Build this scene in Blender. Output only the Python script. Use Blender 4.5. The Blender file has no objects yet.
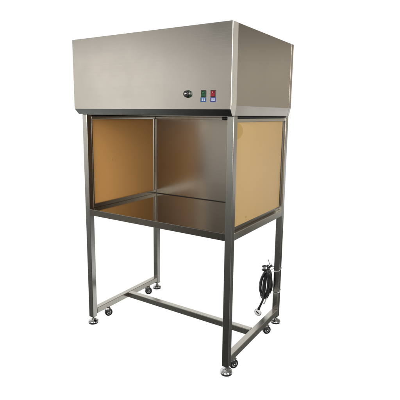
import bpy, bmesh, math, random
from mathutils import Vector, Matrix
random.seed(4)
S = bpy.context.scene
C = S.collection
# ---------------------------------------------------------------- dimensions (metres)
W, D, T = 1.0, 0.6925, 0.0365            # frame width, depth, tube
ZB, ZWT, ZWB = 0.0, 0.7033, 0.6653       # leg bottom, worktop top / underside
ZHB, ZHC, ZHS, ZHT = 1.268, 1.2962, 1.3148, 1.6757
O_, OF, OB, CF, CS = 0.0063, 0.0486, 0.0120, 0.0245, 0.0073
ZR, YS = 0.0167, 0.3272
FLOOR = -0.043
OFF = Vector((0.5, 0.346, FLOOR))        # everything is shifted so that the bench stands at the origin

# ---------------------------------------------------------------- materials
def nodes(name):
    m = bpy.data.materials.new(name); m.use_nodes = True
    nt = m.node_tree; b = nt.nodes['Principled BSDF']
    return m, nt, b

def steel(name, col, rough, scale, bump=0.008, aniso=0.0, vary=0.10, smudge=0.08):
    m, nt, b = nodes(name); N = nt.nodes.new; L = nt.links.new
    tc = N('ShaderNodeTexCoord')
    mp = N('ShaderNodeMapping'); mp.inputs['Scale'].default_value = scale
    L(tc.outputs['Object'], mp.inputs['Vector'])
    n = N('ShaderNodeTexNoise'); n.inputs['Scale'].default_value = 1.0; n.inputs['Detail'].default_value = 5
    n.inputs['Roughness'].default_value = 0.65
    L(mp.outputs[0], n.inputs['Vector'])
    n2 = N('ShaderNodeTexNoise'); n2.inputs['Scale'].default_value = 4.0; n2.inputs['Detail'].default_value = 6
    L(tc.outputs['Object'], n2.inputs['Vector'])
    r1 = N('ShaderNodeMapRange'); r1.inputs['From Min'].default_value = .3; r1.inputs['From Max'].default_value = .7
    r1.inputs['To Min'].default_value = -vary/2; r1.inputs['To Max'].default_value = vary/2
    L(n.outputs['Fac'], r1.inputs['Value'])
    r2 = N('ShaderNodeMapRange'); r2.inputs['From Min'].default_value = .3; r2.inputs['From Max'].default_value = .7
    r2.inputs['To Min'].default_value = rough-smudge/2; r2.inputs['To Max'].default_value = rough+smudge/2
    L(n2.outputs['Fac'], r2.inputs['Value'])
    ad = N('ShaderNodeMath'); ad.operation = 'ADD'
    L(r1.outputs[0], ad.inputs[0]); L(r2.outputs[0], ad.inputs[1])
    L(ad.outputs[0], b.inputs['Roughness'])
    mx = N('ShaderNodeMix'); mx.data_type = 'RGBA'
    mx.inputs['A'].default_value = (*[c*0.955 for c in col], 1); mx.inputs['B'].default_value = (*[min(1, c*1.045) for c in col], 1)
    L(n.outputs['Fac'], mx.inputs['Factor']); L(mx.outputs['Result'], b.inputs['Base Color'])
    b.inputs['Metallic'].default_value = 1.0
    if aniso:
        tg = N('ShaderNodeTangent'); tg.direction_type = 'RADIAL'; tg.axis = 'Z'
        b.inputs['Anisotropic'].default_value = aniso; L(tg.outputs[0], b.inputs['Tangent'])
    return m

def plain(name, col, rough=.4, metal=0., spec=.5, noise=0.06, nscale=60, coat=0.):
    m, nt, b = nodes(name); N = nt.nodes.new; L = nt.links.new
    tc = N('ShaderNodeTexCoord'); n = N('ShaderNodeTexNoise'); n.inputs['Scale'].default_value = nscale
    n.inputs['Detail'].default_value = 4
    L(tc.outputs['Object'], n.inputs['Vector'])
    mx = N('ShaderNodeMix'); mx.data_type = 'RGBA'
    mx.inputs['A'].default_value = (*[c*(1-noise) for c in col], 1); mx.inputs['B'].default_value = (*[min(1, c*(1+noise)) for c in col], 1)
    L(n.outputs['Fac'], mx.inputs['Factor']); L(mx.outputs['Result'], b.inputs['Base Color'])
    b.inputs['Roughness'].default_value = rough; b.inputs['Metallic'].default_value = metal
    b.inputs['Specular IOR Level'].default_value = spec; b.inputs['Coat Weight'].default_value = coat
    return m

SC = (0.455, 0.430, 0.392)
M = dict(
  hood = steel('brushed_steel_sheet', SC, .18, (.4, .4, 650), aniso=0., vary=.07, smudge=.08),
  flange = steel('brushed_steel_flange', (.95, .93, .87), .48, (700, 700, .5)),
  tube = steel('brushed_steel_tube', (.43, .42, .39), .21, (700, 700, .5), vary=.0, smudge=.05),
  rail = steel('brushed_steel_rail', (.50, .48, .43), .25, (700, .5, 700), vary=.0, smudge=.05),
  beam = steel('brushed_steel_beam', (.50, .48, .43), .25, (.5, 700, 700), vary=.0, smudge=.05),
  frame = steel('brushed_steel_angle', (.36, .35, .32), .24, (.5, .5, .5), vary=.0),
  silicone = plain('white_sealant', (.78, .75, .68), .4),
  skirt = steel('shade_toned_steel_skirt', (.17, .18, .165), .24, (3, 3, 420), vary=.05),  # dark reflection on the downward front faces, put into the steel's colour
  top = steel('polished_steel_worktop', (.36, .33, .285), .09, (.5, 800, 800), vary=.0, smudge=.03),
  back = steel('satin_steel_back', (.40, .365, .315), .22, (800, .5, .5), vary=.0, smudge=.05),
  chrome = plain('chrome', (.75, .75, .76), .09, 1., noise=.02),
  zinc = plain('pale_hub', (.55, .56, .57), .3, .3),
  panel = plain('panel_outer_paper', (.72, .515, .235), .28, noise=.03, nscale=7, spec=.4),
  amber = plain('panel_inner_amber', (.64, .38, .145), .22, noise=.04, nscale=7, spec=.4),
  film = plain('amber_film_patch', (.47, .31, .09), .2, noise=.05),
  black = plain('black_rubber', (.012, .012, .013), .38),
  gap_shade = plain('black_gap_shade', (.015, .015, .015), .6),  # black for the strips that stand in for shade in gaps
  cord = plain('black_cord', (.014, .014, .015), .22, spec=.6),
  plug = plain('plug_face', (.74, .75, .78), .30),
  white = plain('switch_white', (.62, .68, .76), .4),
  green = plain('green_rocker', (.010, .07, .03), .25, spec=.6),
  red = plain('red_rocker', (.22, .012, .02), .25, spec=.6),
  dkgreen = plain('dark_green_collar', (.010, .060, .028), .3, spec=.6),
  blue = plain('blue_plate', (.015, .075, .24), .35),
  navy = plain('navy_plate', (.03, .04, .22), .35),
  filter = plain('diffuser_white', (.5, .5, .48), .5),
  tie = plain('clear_tie', (.72, .74, .74), .18, metal=.6),
)

for k, a in (('panel', .25), ('amber', .42)):            # the sheets let some light through
    nt_ = M[k].node_tree; b_ = nt_.nodes['Principled BSDF']; o_ = nt_.nodes['Material Output']
    tr = nt_.nodes.new('ShaderNodeBsdfTranslucent'); tr.inputs['Color'].default_value = (.95, .70, .38, 1)
    ms = nt_.nodes.new('ShaderNodeMixShader'); ms.inputs[0].default_value = a
    nt_.links.new(b_.outputs[0], ms.inputs[1]); nt_.links.new(tr.outputs[0], ms.inputs[2]); nt_.links.new(ms.outputs[0], o_.inputs['Surface'])

# ---------------------------------------------------------------- mesh helpers
def box(bm, x0, x1, y0, y1, z0, z1, bev=0.0, seg=3, mi=0):
    vs = [bm.verts.new((x, y, z)) for z in (z0, z1) for y in (y0, y1) for x in (x0, x1)]
    fs = [bm.faces.new([vs[i] for i in f]) for f in ((0,2,3,1),(4,5,7,6),(0,1,5,4),(2,6,7,3),(0,4,6,2),(1,3,7,5))]
    for f in fs: f.material_index = mi
    if bev:
        es = list({e for f in fs for e in f.edges})
        r = bmesh.ops.bevel(bm, geom=es, offset=bev, segments=seg, profile=.5, affect='EDGES')
        for f in r['faces']: f.material_index = mi
    return vs

def loft(bm, rings, bev=0.0, seg=2):
    """rings of (x0,x1,y0,y1,z) from top to bottom"""
    R = []
    for x0, x1, y0, y1, z in rings:
        R.append([bm.verts.new(p) for p in ((x0,y0,z),(x1,y0,z),(x1,y1,z),(x0,y1,z))])
    fs = [bm.faces.new(R[0]), bm.faces.new(R[-1][::-1])]
    for a, b in zip(R, R[1:]):
        for i in range(4):
            j = (i+1) % 4
            fs.append(bm.faces.new((a[i], b[i], b[j], a[j])))
    if bev:
        es = list({e for f in fs for e in f.edges})
        bmesh.ops.bevel(bm, geom=es, offset=bev, segments=seg, profile=.5, affect='EDGES')

def lathe(bm, prof, centre=(0,0,0), axis='z', n=40, mi=0):
    """prof: list of (radius, height) along the axis"""
    c = Vector(centre); rings = []
    for r, h in prof:
        ring = []
        for k in range(n):
            a = 2*math.pi*k/n; u, v = r*math.cos(a), r*math.sin(a)
            p = {'z': (u, v, h), 'y': (u, h, v), 'x': (h, u, v)}[axis]
            ring.append(bm.verts.new(c + Vector(p)))
        rings.append(ring)
    for a, b in zip(rings, rings[1:]):
        for i in range(n):
            j = (i+1) % n
            f = bm.faces.new((a[i], a[j], b[j], b[i])); f.material_index = mi; f.smooth = True
    for r in (rings[0], rings[-1]):
        f = bm.faces.new(r); f.material_index = mi

def catmull(pts, n=8, closed=False):
    P = [Vector(p) for p in pts]; out = []
    m = len(P)
    for i in range(m if closed else m-1):
        g = (lambda k: P[k % m]) if closed else (lambda k: P[max(0, min(m-1, k))])
        p0, p1, p2, p3 = g(i-1), g(i), g(i+1), g(i+2)
        for k in range(n):
            t = k/n
            out.append(.5*((2*p1)+(-p0+p2)*t+(2*p0-5*p1+4*p2-p3)*t*t+(-p0+3*p1-3*p2+p3)*t**3))
    if not closed: out.append(P[-1])
    return out

def sweep(bm, pts, r, n=10, closed=False, mi=0):
    rings = []; m = len(pts); up = Vector((0.13, 0.97, 0.2)).normalized()
    for i, p in enumerate(pts):
        a = pts[(i-1) % m] if closed else pts[max(0, i-1)]
        b = pts[(i+1) % m] if closed else pts[min(m-1, i+1)]
        t = (b-a).normalized()
        u = t.cross(up).normalized(); v = u.cross(t).normalized(); up = v
        rings.append([bm.verts.new(p + r*(math.cos(2*math.pi*k/n)*u + math.sin(2*math.pi*k/n)*v)) for k in range(n)])
    for i in range(m if closed else m-1):
        a, b = rings[i], rings[(i+1) % m]
        for k in range(n):
            j = (k+1) % n
            f = bm.faces.new((a[k], a[j], b[j], b[k])); f.smooth = True; f.material_index = mi
    if not closed:
        for rg in (rings[0], rings[-1]):
            f = bm.faces.new(rg); f.material_index = mi

def obj(name, bm, mats, parent=None, origin=None, smooth=True, label=None):
    """link a bmesh as ONE mesh object; coordinates are the bench's own, shifted to stand at the origin"""
    bmesh.ops.recalc_face_normals(bm, faces=bm.faces)
    o0 = Vector(origin) if origin is not None else OFF
    bmesh.ops.translate(bm, verts=bm.verts, vec=-o0)
    me = bpy.data.meshes.new(name); bm.to_mesh(me); bm.free()
    for k in (mats if isinstance(mats, (list, tuple)) else [mats]): me.materials.append(M[k])
    if smooth:
        for p in me.polygons: p.use_smooth = True
    o = bpy.data.objects.new(name, me); C.objects.link(o)
    w = o.modifiers.new('normals', 'WEIGHTED_NORMAL') if smooth else None
    if w: w.keep_sharp = True; w.weight = 90
    o.location = o0 - OFF
    if parent is not None:
        o.parent = parent
        if parent.parent is not None: o.location = o.location - parent.location
    if label: o['label'] = label
    return o

# ---------------------------------------------------------------- the bench
bench = bpy.data.objects.new('clean_air_bench', None); C.objects.link(bench)
bench.empty_display_size = .1
bench['label'] = 'brushed stainless steel laminar flow bench with a deep hood and amber side panels'
bench['category'] = 'workbench'

# legs
for lx, ly in ((0,0),(W-T,0),(0,D-T),(W-T,D-T)):
    bm = bmesh.new(); box(bm, lx, lx+T, ly, ly+T, 0, ZHB-.0005, .0035)
    obj('leg', bm, 'tube', bench)

# levelling feet
def foot_mesh():
    bm = bmesh.new()
    lathe(bm, [(.005,.0),(.0055,-.001),(.0055,-.010)], n=24)
    lathe(bm, [(.006,-.010),(.0105,-.0108),(.0125,-.015),(.021,-.0185),(.0285,-.0235),(.0318,-.0285),(.0326,-.031),(.0326,-.0365),(.0305,-.0392),(.005,-.0396)], n=44)
    return bm
foot0 = obj('levelling_foot', foot_mesh(), 'chrome', bench, origin=(0,0,0))
bm = bmesh.new(); lathe(bm, [(.004,-.0397),(.0300,-.0397),(.0310,-.041),(.0300,FLOOR+.0001),(.004,FLOOR+.0001)], n=40)
pad0 = obj('foot_pad', bm, 'black', foot0, origin=(0,0,0)); pad0.location = (0,0,0)

# casters
def caster_parts():
    bm = bmesh.new()                                     # swivel plate, bearing and fork
    box(bm, -.0175, .0175, -.026, .026, -.0025, 0, .0008, 1)
    lathe(bm, [(.013,-.0025),(.0145,-.004),(.0145,-.008),(.011,-.0105),(.004,-.011)], n=28)
    for s in (-1, 1):
        vs = [(s*.0150, -.012, -.009), (s*.0150, .016, -.009), (s*.0150, .024, -.034), (s*.0150, .010, -.040)]
        a = [bm.verts.new(v) for v in vs]; b = [bm.verts.new((v[0]+s*.0020, v[1], v[2])) for v in vs]
        bm.faces.new(a); bm.faces.new(b[::-1])
        for i in range(4):
            j = (i+1) % 4; bm.faces.new((a[i], a[j], b[j], b[i]))
    box(bm, -.0165, .0165, -.012, .016, -.0105, -.0085, .0005, 1)
    lathe(bm, [(.004,-.0185),(.0055,-.019),(.0055,.019),(.004,.0185)], centre=(0,.016,-.035), axis='x', n=16)
    f = bm
    bm = bmesh.new()
    R = .0245
    lathe(bm, [(R*.55,-.0115),(R*.9,-.0115),(R,-.008),(R,.008),(R*.9,.0115),(R*.55,.0115)], centre=(0,.016,-.0345), axis='x', n=36)
    w = bm
    bm = bmesh.new()
    lathe(bm, [(.004,-.0130),(R*.5,-.0125),(R*.62,-.0112),(R*.62,.0112),(R*.5,.0125),(.004,.0130)], centre=(0,.016,-.0345), axis='x', n=30)
    return f, w, bm
ZC = ZR
f, w, h = caster_parts()
cast0 = obj('caster', f, 'chrome', bench, origin=(0,0,0))
wh0 = obj('wheel', w, 'black', cast0, origin=(0,0,0)); wh0.location = (0,0,0)
hb0 = obj('hub', h, 'zinc', cast0, origin=(0,0,0)); hb0.location = (0,0,0)

def clone(o, loc, rz=0.0, first=False):
    r = o if first else o.copy()
    if not first:
        C.objects.link(r)
        for ch in [c for c in o.children]:
            k = ch.copy(); C.objects.link(k); k.parent = r
    r.location = Vector(loc) - OFF; r.rotation_euler = (0, 0, rz)
    return r
cs = [((.022,.128,ZC), -.55), ((.022,D-.150,ZC), -.9), ((W-.0185,.068,ZC), -.5), ((W-.0185,D-.195,ZC), -.7)]
for i in range(3, -1, -1): clone(cast0, cs[i][0], cs[i][1], first=(i == 0))
fs = [(T/2,T/2,0),(W-T/2,T/2,0),(T/2,D-T/2,0),(W-T/2,D-T/2,0)]
for i in range(3, -1, -1): clone(foot0, fs[i], i*.7, first=(i == 0))

# lower side rails and the stretcher between them
for rx in (0, W-T):
    bm = bmesh.new(); box(bm, rx+.0003, rx+T-.0003, T, D-T, ZR, ZR+T, .003); obj('bottom_rail', bm, 'rail', bench)
bm = bmesh.new(); box(bm, T, W-T, YS, YS+T, ZR+.0004, ZR+T-.0004, .003); obj('stretcher', bm, 'beam', bench)

# worktop with folded front edge, its side and rear rails
bm = bmesh.new(); box(bm, T+.0002, W-T-.0002, .0005, D-T-.002, ZWB, ZWT, .0025); wt = obj('worktop', bm, 'top', bench)
for s, rx in ((0, 0), (1, W-T)):
    bm = bmesh.new(); box(bm, rx+.0003, rx+T-.0003, T, D-T, ZWB-.0004, ZWT-.0006, .003)
    obj('worktop_rail', bm, 'rail', bench)
bm = bmesh.new(); box(bm, T, W-T, D-T, D-.0004, ZWB, ZWT-.001, .003); obj('worktop_rear_rail', bm, 'beam', bench)

# top side rails under the hood
for s in (0, 1):
    x0, x1 = (.006, T-.0005) if s == 0 else (W-T+.0005, W-.006)
    bm = bmesh.new(); box(bm, x0, x1, T, D-T, 1.240, 1.2555, .002); r = obj('top_rail', bm, 'rail', bench)
    bm = bmesh.new(); box(bm, x0+.006, x1-.006, T, D-T, 1.2557, ZHB-.0005); obj('rail_shade_strip', bm, 'gap_shade', r)  # black strip in place of the shadow between rail and hood

# amber side panels, held clear of the frame by a few millimetres
def round_patch(bm, x, y, z, ry, rz, th, a0=0, a1=2*math.pi, n=28):
    c = [bm.verts.new((x, y + ry*math.cos(a0+(a1-a0)*k/n), z + rz*math.sin(a0+(a1-a0)*k/n))) for k in range(n+1 if a1-a0 < 6 else n)]
    d = [bm.verts.new((x+th, v.co.y, v.co.z)) for v in c]
    bm.faces.new(c); bm.faces.new(d[::-1])
    for i in range(len(c)):
        j = (i+1) % len(c); bm.faces.new((c[i], c[j], d[j], d[i]))
for s in (0, 1):
    a0, a1 = (.0215, T-.002) if s == 0 else (W-T+.002, W-.0215)             # steel angle frame round the panel
    bm = bmesh.new()
    box(bm, a0, a1, T+.0005, D-T-.0005, ZWT-.0004, ZWT+.0245, .0015)
    box(bm, a0, a1, D-T-.0130, D-T-.0006, ZWT+.0247, 1.2398, .0015)
    box(bm, a0, a1, T+.0005, T+.0105, ZWT+.0247, 1.2398, .0015)
    obj('panel_frame', bm, 'frame', bench)
    x0 = .0150 if s == 0 else W-.0190
    bm = bmesh.new(); box(bm, x0, x0+.004, T+.0165, D-T-.0175, ZWT+.0225, 1.2385, .0006, 1)
    p = obj('side_panel', bm, ['panel', 'amber'], bench, smooth=False)
    for q in p.data.polygons:
        if q.normal.x * (1 if s == 0 else -1) > .9: q.material_index = 1
    bm = bmesh.new()
    if s:
        round_patch(bm, x0+.0041, T+.012, 1.196, .072, .039, .0006, -math.pi/2, math.pi/2)
        obj('film_patch', bm, 'film', p, smooth=False)
        bm = bmesh.new(); round_patch(bm, x0+.0041, .185, .755, .006, .006, .0012); obj('rivet', bm, 'film', p, smooth=False)
    else:
        lathe(bm, [(.0005,.0008),(.005,.0010),(.0062,.0004),(.0062,0)], centre=(x0+.0041, .218, .985), axis='x', n=24)
        obj('rivet', bm, 'film', p, smooth=False)

# rear sheet with a folded hem at the top and a black strip standing in for the shadow line along the worktop
bm = bmesh.new(); box(bm, T+.0005, W-T-.0005, D-T-.004, D-T-.0018, ZWT+.0038, ZHB-.001, .0005, 1)
bp = obj('back_panel', bm, 'back', bench)
bm = bmesh.new(); box(bm, T+.001, W-T-.001, D-T-.012, D-T-.0042, 1.238, 1.2545, .002); obj('hem', bm, 'beam', bp)
bm = bmesh.new(); box(bm, T+.001, W-T-.001, D-T-.0065, D-T-.0020, ZWT+.0002, ZWT+.0036); obj('gap_shade', bm, 'gap_shade', bp, smooth=False)

# ---------------------------------------------------------------- hood
def rings(y0, y1, g, front=False, back=False):
    def cx(z): return 0 if z >= ZHS else CS*(ZHS-z)/(ZHS-ZHB)
    def cf(z): return CF*(ZHC-z)/(ZHC-ZHB) if (front and z < ZHC) else 0
    return [(-O_-g+cx(z), W+O_+g-cx(z), y0+cf(z), y1-(cx(z) if back else 0), z) for z in (ZHT, ZHS, ZHC, ZHB)]
bm = bmesh.new(); loft(bm, rings(.0022, D+OB-.032, 0), .0015)
hood = obj('hood', bm, 'hood', bench)
def shell(bm, y0, y1, g, front, back):
    r = rings(y0, y1, g, front, back)
    if not front and not back: pass
    loft(bm, r, .0012 if back else .0015, 3)
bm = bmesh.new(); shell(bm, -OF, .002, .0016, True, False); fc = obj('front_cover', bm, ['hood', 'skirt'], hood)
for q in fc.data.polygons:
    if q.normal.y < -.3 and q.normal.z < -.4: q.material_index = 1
# bright flange on each end of the front cover
for s in (0, 1):
    bm = bmesh.new()
    R = rings(-OF+.0006, .0016, .0016, True, False); q = []
    for x0, x1, y0, y1, z in R:
        x = (x1 if s else x0); e = .0012 if s else -.0012
        q.append((min(x-e*.2, x+e), max(x-e*.2, x+e), y0, y1, z - (.0012 if z == ZHT else 0) + (.001 if z == ZHB else 0)))
    loft(bm, q, .0003, 1); obj('corner_flange', bm, 'flange', hood)
bm = bmesh.new(); shell(bm, D+OB-.0318, D+OB, .0003, False, True); obj('rear_cover', bm, 'hood', hood)
# diffuser ceiling over the work space: a framed sheet with rows of slots
bm = bmesh.new(); box(bm, T+.002, W-T-.002, .010, D-T-.014, ZHB-.0035, ZHB-.0006, .0006, 1)
obj('diffuser', bm, 'filter', hood)
# small dark sensor under the front of the hood
bm = bmesh.new()
lathe(bm, [(.0035,0),(.0085,.001),(.0085,.036),(.006,.038),(.0035,.038)], centre=(.905,.060,ZHB-.013), axis='x', n=24)
box(bm, .911, .929, .054, .066, ZHB-.008, ZHB-.0037, .0008, 1)
obj('sensor', bm, 'black', hood)

# push button: black collar, bright ring and cap, standing out of the front
KX, KZ = .776, 1.3675; y = -OF
bm = bmesh.new()
lathe(bm, [(.0175,.0),(.0185,-.002),(.0178,-.0045),(.0160,-.005),(.010,-.005)], centre=(KX,y,KZ), axis='y', n=40, mi=2)
lathe(bm, [(.0150,-.0045),(.0155,-.006),(.0155,-.016),(.0145,-.018),(.0125,-.019),(.006,-.0185)], centre=(KX,y,KZ), axis='y', n=40, mi=1)
lathe(bm, [(.0152,-.0052),(.0163,-.0056),(.0163,-.0072),(.0152,-.0078)], centre=(KX,y,KZ), axis='y', n=40, mi=0)
lathe(bm, [(.0058,-.0180),(.0063,-.0200),(.0060,-.0222),(.0048,-.0234),(.002,-.0238)], centre=(KX,y,KZ), axis='y', n=32, mi=0)
obj('control_knob', bm, ['chrome', 'black', 'dkgreen'], hood, smooth=False, label='round black knob with a bright metal cap')

# the two rocker switches with their name plates
for nm, x0, x1, c, pl, lb in (('g', .8505, .8775, 'green', 'blue', 'green rocker switch over a blue plate'),
                          ('r', .9015, .9290, 'red', 'navy', 'red rocker switch over a dark blue plate')):
    bm = bmesh.new()
    box(bm, x0, x1, y-.003, y+.001, 1.3515, 1.3835, .001, 1, mi=2)          # bezel
    # rocker: two tilted halves
    a = [(x0+.004, -.0035, 1.355), (x1-.004, -.0035, 1.355), (x1-.004, -.0035, 1.3805), (x0+.004, -.0035, 1.3805)]
    zz = [1.3548, 1.3678, 1.3808]; yy = [-.0085, -.0045, -.0075]
    L_, R_ = [], []
    for z_, q in zip(zz, yy):
        L_.append(bm.verts.new((x0+.0035, y+q, z_))); R_.append(bm.verts.new((x1-.0035, y+q, z_)))
    lb0 = [bm.verts.new((x0+.0035, y-.0025, z_)) for z_ in (zz[0], zz[2])]
    rb0 = [bm.verts.new((x1-.0035, y-.0025, z_)) for z_ in (zz[0], zz[2])]
    for fz in ((L_[0],R_[0],R_[1],L_[1]), (L_[1],R_[1],R_[2],L_[2]), (L_[0],L_[1],L_[2],lb0[1],lb0[0]),
               (R_[0],rb0[0],rb0[1],R_[2],R_[1]), (L_[2],R_[2],rb0[1],lb0[1]), (L_[0],lb0[0],rb0[0],R_[0])):
        bm.faces.new(fz).material_index = 0
    sx = (x0+x1)/2
    box(bm, sx-.0008, sx+.0008, y-.0076, y-.0052, 1.3718, 1.3752, 0, mi=3)  # the stroke on the rocker
    e = .0035 if nm == 'g' else .0015
    box(bm, x0-e, x1+.0005, y-.0016, y+.001, 1.3298, 1.3508, .0005, 1, mi=1)   # name plate
    # two small white characters on the plate (strokes only, as far as the photo shows them)
    for cx_ in (sx-.0052-e/2+.001, sx+.0052-e/2+.001):
        for zc in (1.3357, 1.3400, 1.3443):
            box(bm, cx_-.0040, cx_+.0040, y-.0021, y-.0015, zc-.0010, zc+.0010, 0, mi=3)
        box(bm, cx_-.0010, cx_+.0010, y-.0023, y-.0015, 1.3340, 1.3462, 0, mi=3)
    obj('rocker_switch', bm, [c, pl, 'black', 'white'], hood, smooth=False, label=lb)

# ---------------------------------------------------------------- power cord on the rear right leg
yc = D-T-.016
loops = []
for k in range(7):
    cx_, cz = .926 + .006*math.sin(k*2.1), .222 + .007*math.cos(k*1.7)
    rx, rz = .017 + .0075*(k % 4), .088 + .006*((k*2) % 3)
    n = 14
    for i in range(n):
        a = math.pi/2 + 2*math.pi*i/n
        yy = yc - .010*k/3 + .007*math.sin(2*a+k)
        x = cx_ + rx*math.cos(a)*(1-.25*max(0, math.sin(a))) - .012*math.sin(a)*-1*0.6
        loops.append((x, yy, cz + rz*math.sin(a)))
path = [(.955, D-T-.010, .345), (.948, yc, .338), (.935, yc, .325)] + loops + [(.930, yc-.012, .300), (.922, yc-.022, .16), (.916, yc-.026, .115), (.905, yc-.026, .085), (.893, yc-.026, .055)]
bm = bmesh.new(); sweep(bm, catmull(path, 6), .0066, 12)
# the end wrapped round the top of the coil
w = [(.918+.017*math.cos(a), yc-.010+.022*math.sin(a), .300+.0035*a) for a in [i*.55 for i in range(24)]]
sweep(bm, catmull([Vector(q) for q in w], 3), .0055, 10)
cord = obj('power_cord', bm, 'cord', None, origin=(.92, yc, 0.10), smooth=False)
cord['label'] = 'coiled black power cord with a round pale plug hanging against the rear right leg'
cord['category'] = 'power cord'
# plug: pale round face with dark slot, looking to the front
bm = bmesh.new()
PC = (.886, yc-.030, .024)
lathe(bm, [(.008,.022),(.014,.020),(.019,.012),(.0215,.002),(.0215,-.002),(.020,-.0042),(.012,-.0042),(.004,-.0042)], centre=PC, axis='y', n=36, mi=0)
lathe(bm, [(.0235,.006),(.0245,.003),(.0235,.0)], centre=PC, axis='y', n=36, mi=2)
r = .55
for q, (hx, hz, px, pz) in enumerate(((.0105,.0038,0,.001),)):
    vs = box(bm, -hx, hx, -.0056, -.0040, -hz, hz, mi=1)
    for v in vs:
        x_, z_ = v.co.x, v.co.z
        v.co = Vector((PC[0]+px+x_*math.cos(r)+z_*math.sin(r), PC[1]+v.co.y, PC[2]+pz-x_*math.sin(r)+z_*math.cos(r)))
sweep(bm, catmull([(.8935, yc-.026, .058), (.890, yc-.027, .046), (.8875, yc-.024, .036)], 5), .0085, 12, mi=1)
pl = obj('plug', bm, ['plug', 'black', 'chrome'], cord, origin=(.92, yc, 0.10), smooth=False)
pl.location = (0,0,0)

# ties round the leg
def tie(z, dz, label, tail):
    bm = bmesh.new()
    xa, xb, ya, yb = .940 if dz > 0 else .915, W+.004, D-T-.010, D+.003
    pts = [(xa, yc-.020, z-dz), (W-T-.002, ya-.002, z-.006), (W-T/2, ya+.003, z-.004), (W+.001, ya+.006, z+.004), (xb, D-T/2, z+.012),
           (W, D+.002, z+.012), (W-T, D+.003, z+.006), (W-T-.010, D-.014, z), (xa-.004, yc+.012, z-dz*.8)]
    sweep(bm, catmull([Vector(p) for p in pts], 6, True), .0022, 8, True)
    sweep(bm, catmull([Vector(p) for p in tail], 5), .0022, 8)
    o = obj('cable_tie', bm, 'tie', None, origin=(W-T/2, D-T/2, z), smooth=False)
    o['label'] = label; o['category'] = 'cable tie'; o['group'] = 'ties holding the power cord'
    return o
tie(.312, .012, 'upper pale tie around the rear right leg, at the top of the black coil',
    [(W+.002, D-T, .316), (W+.010, D-T-.004, .332), (W+.013, D-T-.004, .345)])
tie(.168, .012, 'lower pale tie around the rear right leg, across the bottom of the black coil',
    [(W+.002, D-T, .172), (W+.010, D-T-.004, .176), (W+.011, D-T-.006, .188)])
bm = bmesh.new()
sweep(bm, catmull([(.944, yc-.022, .165), (.938, yc-.024, .13), (.928, yc-.024, .098), (.920, yc-.02, .090)], 6), .0034, 10)
o = obj('earth_lead', bm, 'tie', cord, origin=(.92, yc, 0.10), smooth=False); o.location = (0,0,0)
# wire hook near the top of the coil
bm = bmesh.new()
sweep(bm, catmull([(W-T-.001, D-T/2, .330), (.948, D-T-.004, .335), (.937, D-T-.010, .352), (.930, D-T-.012, .378)], 6), .0025, 8)
obj('cord_hook', bm, 'chrome', bench, smooth=False)

# ---------------------------------------------------------------- surroundings: white studio behind, dimmer room in front
wd = bpy.data.worlds.new('World'); S.world = wd; wd.use_nodes = True
nt = wd.node_tree; N = nt.nodes.new; L = nt.links.new
bg = nt.nodes['Background']
tc = N('ShaderNodeTexCoord'); sp = N('ShaderNodeSeparateXYZ'); L(tc.outputs['Generated'], sp.inputs[0])
def math_(op, a, b=None):
    n = N('ShaderNodeMath'); n.operation = op
    for i, v in enumerate((a, b)):
        if v is None: continue
        if isinstance(v, (int, float)): n.inputs[i].default_value = v
        else: L(v, n.inputs[i])
    return n.outputs[0]
az = math_('ARCTAN2', sp.outputs['X'], sp.outputs['Y'])                 # 0 = straight back, + to the right
azn = math_('ADD', math_('MULTIPLY', az, 1/(2*math.pi)), .5)
el = math_('MULTIPLY', math_('ARCSINE', sp.outputs['Z']), 180/math.pi)
eln = math_('ADD', math_('MULTIPLY', el, 1/180), .5)
def ramp(fac, stops):
    r = N('ShaderNodeValToRGB'); r.color_ramp.interpolation = 'EASE'
    e = r.color_ramp.elements
    while len(e) < len(stops): e.new(.5)
    for k, (p, c) in enumerate(stops):
        e[k].position = p; e[k].color = (*(c if isinstance(c, tuple) else (c, c, c)), 1)
    L(fac, r.inputs[0]); return r.outputs[0]
A = lambda d: d/360+.5
E_ = lambda d: d/180+.5
# how far a direction belongs to the white backdrop
shift = ramp(eln, [(E_(-16), 0.), (E_(-11), 19/360), (E_(-6), 19/360), (E_(-2), 0.)])      # unseen bright patch added right of the backdrop, below eye level, for the rear leg
back = ramp(math_('SUBTRACT', azn, shift), [(A(-112), 0.), (A(-92), 1.), (A(0), 1.), (A(16), 0.)])
low = ramp(eln, [(E_(-60), 0.), (E_(-44), 1.), (E_(60), 1.), (E_(80), .3)])
mask = math_('MULTIPLY', back, low)
# the room: bright band from a little below eye level, dark floor
rm = ramp(eln, [(E_(-90), (.02,.022,.022)), (E_(-35), (.06,.061,.058)), (E_(-12), (.15,.149,.14)), (E_(-9), (.62,.605,.58)), (E_(2), (.95,.93,.89)), (E_(5.5), (1.03,1.0,.96)), (E_(12), (.38,.37,.35)), (E_(35), (.32,.315,.30)), (E_(90), (.5,.5,.5))])
side = ramp(azn, [(A(-179), .66), (A(-153), .68), (A(-137), 1.55), (A(-123), .8), (A(-100), 1.0), (A(10), (.50,.44,.36)), (A(33), (.64,.60,.53)), (A(46), .38), (A(100), .6), (A(140), .66), (A(179), .66)])
vm = N('ShaderNodeVectorMath'); vm.operation = 'MULTIPLY'; L(rm, vm.inputs[0]); L(side, vm.inputs[1])
lift = math_('MULTIPLY', ramp(azn, [(A(30), 0.), (A(40), 1.), (A(60), 1.), (A(75), 0.)]), ramp(eln, [(E_(-33), 0.), (E_(-27), 1.), (E_(-19), 1.), (E_(-15), 0.)]))  # unseen bright patch added low on the right, brightens the legs' side faces
va = N('ShaderNodeVectorMath'); va.operation = 'ADD'; L(vm.outputs[0], va.inputs[0]); L(lift, va.inputs[1])
room = va.outputs[0]
mix = N('ShaderNodeMix'); mix.data_type = 'RGBA'
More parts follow.
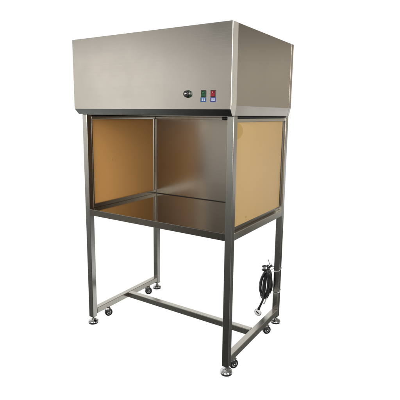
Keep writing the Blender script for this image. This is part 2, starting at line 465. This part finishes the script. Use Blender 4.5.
L(mask, mix.inputs['Factor']); L(room, mix.inputs['A']); mix.inputs['B'].default_value = (1.0, 1.0, 1.0, 1)
L(mix.outputs['Result'], bg.inputs['Color']); bg.inputs['Strength'].default_value = 1.02

def area(name, loc, target, size, energy, col=(1,1,1)):
    l = bpy.data.lights.new(name, 'AREA'); l.shape = 'RECTANGLE'; l.size, l.size_y = size; l.energy = energy; l.color = col
    o = bpy.data.objects.new(name, l); C.objects.link(o); o.location = loc
    o.rotation_euler = (Vector(target)-Vector(loc)).to_track_quat('-Z', 'Y').to_euler(); return o
area('softbox_right', (3.6, -1.6, 2.1), (.3, 0, 1.1), (1.2, 1.6), 92, (1, .95, .88))
area('added_fill_front', (1.1, -4.6, 2.1), (-.1, .3, .9), (3.2, 2.4), 170, (1, .96, .90))  # added fill with no known source, brightens the left panel

# ---------------------------------------------------------------- camera
f_, cx, cy, cz, yaw, pitch, roll, sx, sy = (422.08499, 1.9143, -1.74316, 1.27501, 0.57329, -0.1706, 0.0104, -5.20865, -13.31516)
fw = Vector((-math.sin(yaw)*math.cos(pitch), math.cos(yaw)*math.cos(pitch), math.sin(pitch)))
rt = Vector((math.cos(yaw), math.sin(yaw), 0)); up = rt.cross(fw)
r2 = rt*math.cos(roll)+up*math.sin(roll); u2 = -rt*math.sin(roll)+up*math.cos(roll)
cd = bpy.data.cameras.new('camera'); cam = bpy.data.objects.new('camera', cd); C.objects.link(cam)
mw = Matrix((r2, u2, -fw)).transposed().to_4x4(); mw.translation = Vector((cx, cy, cz)) - OFF
cam.matrix_world = mw
cd.sensor_width = 36; cd.lens = 36*f_/400; cd.shift_x = -sx/400; cd.shift_y = sy/400
cd.clip_start = .05; cd.clip_end = 200
S.camera = cam
S.view_settings.view_transform = 'Standard'; S.view_settings.look = 'None'
S.view_settings.exposure = 0; S.view_settings.gamma = 1
S.cycles.blur_glossy = 1.0; S.cycles.sample_clamp_indirect = 1.2; S.cycles.caustics_reflective = False; S.cycles.caustics_refractive = False
S.render.engine = 'CYCLES'; S.render.resolution_x = S.render.resolution_y = 1024
